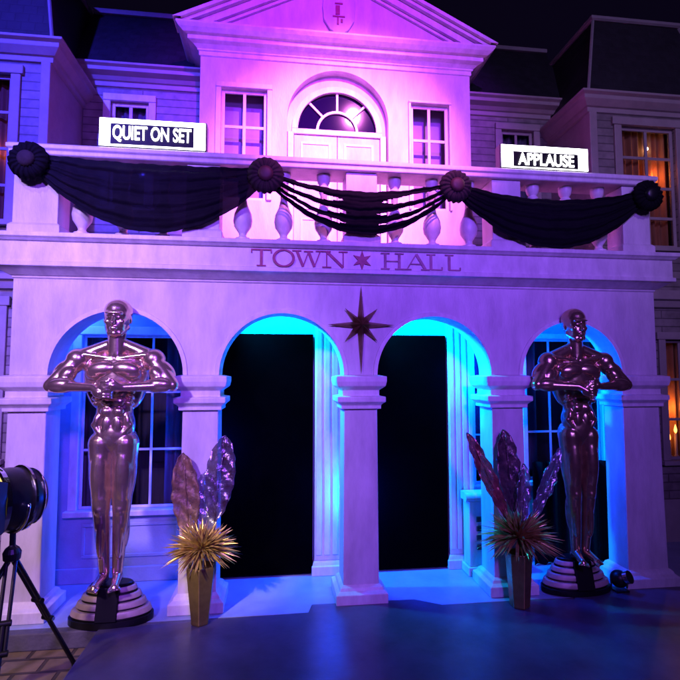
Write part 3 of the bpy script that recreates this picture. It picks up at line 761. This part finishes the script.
# ------------------------------------------------------------------ vases with gilded palms and film petals
def vase_set(loc, h, w0, w1, label, petals, spikes_r, group='gold vases with metallic fronds'):
    x, y, z = loc
    t = thing('gilded_vase', label, 'vase', loc, group)
    b = B(); n = 6
    prof = [(w0*.92, 0), (w0, .015), (w0*1.0, .04), (w1*.98, h*.86), (w1*1.02, h-.02), (w1, h), (w1*.82, h), (w1*.78, h-.05)]
    rings = [[b.verts.new((x+r*math.cos(2*PI*(k+.5)/n), y+r*math.sin(2*PI*(k+.5)/n), z+hh)) for k in range(n)] for r, hh in prof]
    for r0, r1 in zip(rings, rings[1:]):
        for k in range(n): b.faces.new((r0[k], r0[(k+1) % n], r1[(k+1) % n], r1[k]))
    b.faces.new(rings[0][::-1]); b.faces.new(rings[-1]); obj('vase_body', b, 'vase', t, bevel=.005)
    # spiky palm ball
    b = B(); c0 = Vector((x, y, z+h-.02)); c1 = Vector((x, y, z+h+.13))
    for i in range(420):
        ph = random.uniform(0, 2*PI); el = math.asin(random.uniform(-.30, 1))
        d = Vector((math.cos(ph)*math.cos(el), math.sin(ph)*math.cos(el)*.8, math.sin(el)*.75))
        L = spikes_r*random.uniform(.72, 1.05); s = d.cross(Vector((random.uniform(-1, 1), random.uniform(-1, 1), 1))).normalized()
        w = random.uniform(.009, .017); tip = c1+d*L; mid = c1+d*L*.55+Vector((0, 0, -.0)); tip.z -= .12*L*(1-d.z)
        nrm = d.cross(s).normalized()*.004
        v = [b.verts.new(c1+d*.02-s*w*.3), b.verts.new(mid-s*w), b.verts.new(tip), b.verts.new(mid+s*w), b.verts.new(c1+d*.02+s*w*.3), b.verts.new(mid+nrm)]
        b.faces.new((v[0], v[1], v[5])); b.faces.new((v[1], v[2], v[5])); b.faces.new((v[2], v[3], v[5])); b.faces.new((v[3], v[4], v[5])); b.faces.new((v[4], v[0], v[5]))
    tube(b, [c0-Vector((0, 0, .08)), c1], .02, 8)
    obj('palm_spikes', b, 'palm', t, recalc=False)
    for (bx, bz, tx, tz, wd, m, yo, lab) in petals:
        b = B(); A = Vector((x+bx, y+yo, z+bz)); T = Vector((x+tx, y+yo*1.4, z+tz)); d = (T-A); sd = Vector((d.z, 0, -d.x)).normalized(); n = 22
        rows = []
        for i in range(n+1):
            s = i/n; wv = wd*math.sin(PI*min(1, s**1.05))**.55 if 0 < s < 1 else .004
            row = []
            for j in range(9):
                u = (j-4)/4
                p = A+d*s+sd*u*wv; p.y += .05*(u*u)*-1*wd/.1*.4 + .012*math.sin(s*31+u*5)+.010*math.sin(u*9+s*17) + .05*s*s
                p += sd*.006*math.sin(s*40+u*3)
                row.append(b.verts.new(p))
            rows.append(row)
        for r0, r1 in zip(rows, rows[1:]):
            for j in range(8): b.faces.new((r0[j], r0[j+1], r1[j+1], r1[j]))
        tube(b, [A-Vector((0, 0, .1)), A, A+d*.5, T-d*.04], [.006, .006, .004, .002], 6)
        o = obj('film_petal', b, m, t, smooth=True, recalc=False); o['label'] = lab
        so = o.modifiers.new('s', 'SOLIDIFY'); so.thickness = .003
    return t
vase_set((-.66, 4.70, .013), .50, .085, .135, 'gold vase with spiky gilded palm and rounded film petals beside the second pier',
         [(-.12, .70, -.21, 1.46, .125, 'film_gold', .10, 'amber rounded petal'), (.10, .86, .18, 1.62, .135, 'film_holo', .07, 'crumpled holographic petal'), (.0, .66, .0, 1.28, .13, 'film_clear', .12, 'clear crumpled petal')], .36)
vase_set((2.30, 4.66, .013), .50, .095, .125, 'dark gold vase with gilded palm and narrow red and silver petals before the fourth pier',
         [(-.08, .80, -.44, 1.62, .075, 'film_red', .06, 'narrow red petal leaning left'), (.0, .85, -.04, 1.64, .12, 'film_dark', .10, 'dark rounded upright petal'), (.16, .78, .52, 1.46, .075, 'film_clear', .04, 'silver clear petal leaning right'), (.04, .78, .10, 1.32, .07, 'film_holo', .0, 'small holographic petal')], .43)

# ------------------------------------------------------------------ white pedestal in the porch and small floor light
t = thing('white_pedestal', 'small white scroll topped pedestal standing in the porch left of the fourth pier', 'pedestal', (2.22, 5.5, .004))
b = B(); box(b, 2.11, 2.37, 5.42, 5.60, .10, .80); obj('shaft', b, 'trim', t, bevel=.012)
b = B(); tube(b, [(2.08, 5.46, .84), (2.40, 5.46, .84)], .05, 16); box(b, 2.09, 2.39, 5.47, 5.62, .801, .885); obj('scroll_top', b, 'trim', t, smooth=False)
b = B(); box(b, 2.09, 2.39, 5.40, 5.62, .004, .099); obj('base', b, 'trim', t, bevel=.01)
b = B()
for i in range(4): 
    z = .28+i*.10; box(b, 2.19, 2.29, 5.408, 5.421, z, z+.06)
obj('ornament', b, 'sign_box', t, bevel=.01)
t = thing('floor_spotlight', 'small round black floor light beside the base of the right statue', 'spotlight', (3.47, 4.86, .013))
b = B(); bmesh.ops.create_uvsphere(b, u_segments=20, v_segments=12, radius=.085, matrix=Matrix.Translation((3.47, 4.86, .13))); obj('housing', b, 'black', t, smooth=True)
b = B(); box(b, 3.40, 3.54, 4.80, 4.92, .014, .03); tube(b, [(3.385, 4.86, .03), (3.38, 4.86, .14)], .008, 8); tube(b, [(3.555, 4.86, .03), (3.56, 4.86, .14)], .008, 8); obj('bracket', b, 'blackmet', t)
b = B(); tube(b, [(3.47, 4.86, .13)+Vector((0, 0, 0)) if False else (3.50, 4.80, .16), (3.52, 4.765, .18)], [.06, .062], 20); obj('lens', b, 'steel', t, smooth=False)

# ------------------------------------------------------------------ film lamp on tripod (left)
tx, ty_, tz = -1.88, 3.95, .93
t = thing('tripod_spotlight', 'black vintage studio spotlight on a three legged stand at the left edge', 'spotlight', (tx, ty_, -.148))
hub = Vector((tx, ty_, tz))
feet = [Vector((-1.60, 4.45, -.148)), Vector((-1.76, 3.50, -.148)), Vector((-2.45, 3.92, -.148))]
for f in feet:
    top = hub+(f-hub).normalized()*.03+Vector((0, 0, -.02)); d = (f-top); m1 = top+d*.52
    dirn = d.normalized(); sd = dirn.cross(Vector((0, 0, 1))).normalized()*.028
    b = B(); tube(b, [top+sd, m1+sd], .013, 10); tube(b, [top-sd, m1-sd], .013, 10); tube(b, [top+d*.36, f-dirn*.03], .017, 10)
    leg = obj('leg', b, 'blackmet', t, smooth=False)
    for s in (.36, .52):
        b = B(); p = top+d*s; tube(b, [p-sd*1.7, p+sd*1.7], .022, 10)
        obj('leg_clamp', b, 'black', leg, bevel=.003)
    b = B(); tube(b, [top+d*.52+sd*1.7, top+d*.52+sd*2.2], .013, 10); obj('knob', b, 'steel', leg)
    b = B(); tube(b, [f-dirn*.04, f], [.02, .026], 10); obj('rubber_foot', b, 'rubber', leg)
b = B(); lathe(b, [(.03, -.06), (.055, -.05), (.06, .0), (.045, .03), (.02, .05), (.02, .20)], tx, ty_, tz, 20); obj('hub', b, 'blackmet', t, smooth=False, bevel=.004)
hc = Vector((-1.92, 3.98, 1.30))
b = B(); yk = []
for i in range(17):
    a = PI+PI*i/16; yk.append((hc.x+.03*math.cos(a)*0, hc.y+.235*math.cos(a), hc.z+.225*math.sin(a)))
ax = Vector((-.62, -.78, .03)).normalized(); side = ax.cross(Vector((0, 0, 1))).normalized(); upv = side.cross(ax).normalized()
b = B(); tube(b, [hc+side*.255*math.cos(PI+PI*i/20)+Vector((0, 0, 1))*.235*math.sin(PI+PI*i/20) for i in range(21)], .012, 8); obj('yoke', b, 'steel', t, smooth=True)
def axlathe(bm, prof, n=36):
    prev = None; f = None
    for r, d in prof:
        ring = [bm.verts.new(hc+ax*d+(side*math.cos(2*PI*k/n)+upv*math.sin(2*PI*k/n))*r) for k in range(n)]
        if prev:
            for k in range(n): bm.faces.new((prev[k], prev[(k+1) % n], ring[(k+1) % n], ring[k]))
        else: f = ring
        prev = ring
    bm.faces.new(f[::-1]); bm.faces.new(prev)
b = B(); axlathe(b, [(.05, -.215), (.12, -.205), (.165, -.18), (.195, -.14), (.215, -.09), (.225, 0), (.225, .10), (.215, .10)]); hd = obj('lamp_housing', b, 'blackmet', t, smooth=True)
md = hd.modifiers.new('e', 'EDGE_SPLIT'); md.split_angle = R(40)
b = B(); axlathe(b, [(.228, .10), (.245, .105), (.245, .135), (.228, .14)]); axlathe(b, [(.226, -.08), (.236, -.075), (.236, -.06), (.226, -.055)]); axlathe(b, [(.19, -.155), (.20, -.15), (.205, -.14), (.19, -.135)]); obj('rim', b, 'steel', hd, smooth=False)
b = B(); axlathe(b, [(.22, .141), (.18, .165), (.1, .18), (.01, .185)]); obj('lens', b, 'lens', hd, smooth=True)
b = B()
for s in (-1, 1):
    for w in (side*s, upv*s):
        o_ = (upv if abs(w.dot(side)) > .5 else side)
        p0 = hc+ax*.14+w*.235; p1 = hc+ax*.28+w*.33
        v = [b.verts.new(p) for p in (p0-o_*.16, p0+o_*.16, p1+o_*.21, p1-o_*.21)]; v2 = [b.verts.new(q.co+ax*.004+w*-.006) for q in v]
        b.faces.new(v); b.faces.new(v2[::-1])
        for i in range(4): b.faces.new((v[i], v2[i], v2[(i+1) % 4], v[(i+1) % 4]))
obj('barn_door', b, 'black', hd)

# ------------------------------------------------------------------ camera
cam = bpy.data.cameras.new('cam'); co = bpy.data.objects.new('camera', cam); C.objects.link(co)
co.location = (0, 0, 2.2); co.rotation_euler = (R(94.0), 0, R(-7.1)); cam.sensor_width = 36; cam.lens = 500/680*36; cam.clip_end = 500; cam.clip_start = .05
sc.camera = co

# ------------------------------------------------------------------ light
w = bpy.data.worlds.new('World'); sc.world = w; w.use_nodes = True
nt = w.node_tree; bg = nt.nodes['Background']
bg.inputs[0].default_value = (.30, .16, .85, 1); bg.inputs[1].default_value = .008
def spot(name, loc, tgt, col, power, ang, blend=.8, rad=.12):
    l = bpy.data.lights.new(name, 'SPOT'); l.color = col; l.energy = power; l.spot_size = R(ang); l.spot_blend = blend; l.shadow_soft_size = rad
    o = bpy.data.objects.new(name, l); C.objects.link(o); o.location = loc
    o.rotation_euler = (Vector(tgt)-Vector(loc)).to_track_quat('-Z', 'Y').to_euler(); return o
def point(name, loc, col, power, rad=.05):
    l = bpy.data.lights.new(name, 'POINT'); l.color = col; l.energy = power; l.shadow_soft_size = rad
    o = bpy.data.objects.new(name, l); C.objects.link(o); o.location = loc; return o
spot('magenta_spot', (2.5, -3, 11.1), (.80, 6.6, 4.65), (1, .20, .86), 36000, 21.5, 1, .12)
spot('violet_wash', (1.5, -4, 9), (.8, 5.5, 6.5), (.34, .02, 1), 12500, 32, 1)
spot('blue_side', (-4.5, -2.5, 9), (-3.2, 6.6, 5.1), (.06, .04, 1), 15000, 42, 1)
spot('front_wash', (-4.0, -3.0, 6.5), (-1.9, 5.0, 2.2), (.53, .30, 1), 5400, 36, 1, .35)
spot('violet_fill', (1.0, -4, 6), (.2, 5, 3.1), (.24, .06, 1), 4500, 58, 1, .5)
spot('violet_low', (3.0, -4, 5), (3.8, 5, 2.9), (.38, .20, 1), 650, 60, 1, .5)
spot('cyan_lamp', (-.50, 5.42, 2.98), (.62, 5.62, 2.3), (0, .46, 1), 480, 115, .9, .05)
spot('cyan_lamp', (1.05, 5.42, 2.98), (2.15, 5.62, 2.3), (0, .46, 1), 480, 115, .9, .05)
point('blue_lamp', (-.70, 5.5, 1.4), (.0, .05, 1), 90, .08)
point('blue_lamp', (.86, 5.50, .9), (.0, .05, 1), 190, .08)
point('blue_lamp', (2.42, 5.45, 2.2), (.0, .05, 1), 210, .05)
point('blue_lamp', (-2.2, 5.40, 2.95), (.01, .05, 1), 85, .08)
spot('violet_right', (3.5, -4, 8), (5.0, 6.8, 5.6), (.50, .32, 1), 1300, 46, 1, .5)
spot('warm_low', (-4, 1.5, 3.5), (-1.9, 4.3, 0), (1, .70, .22), 420, 42, 1, .1)
spot('warm_vase', (-2.2, 1.0, 3.2), (-.66, 4.6, .62), (1, .76, .20), 1000, 12, 1, .05)
point('window_lamp', (5.28, 6.275, 5.02), (1, .27, .06), 4, .04)
point('window_lamp', (5.36, 6.285, 1.75), (1, .33, .07), 4, .04)
point('window_lamp', (-3.40, 6.28, 4.9), (1, .30, .10), 2, .04)

sc.view_settings.view_transform = 'Standard'; sc.view_settings.look = 'None'; sc.view_settings.gamma = 1; sc.view_settings.exposure = 0; sc.view_settings.use_curve_mapping = False
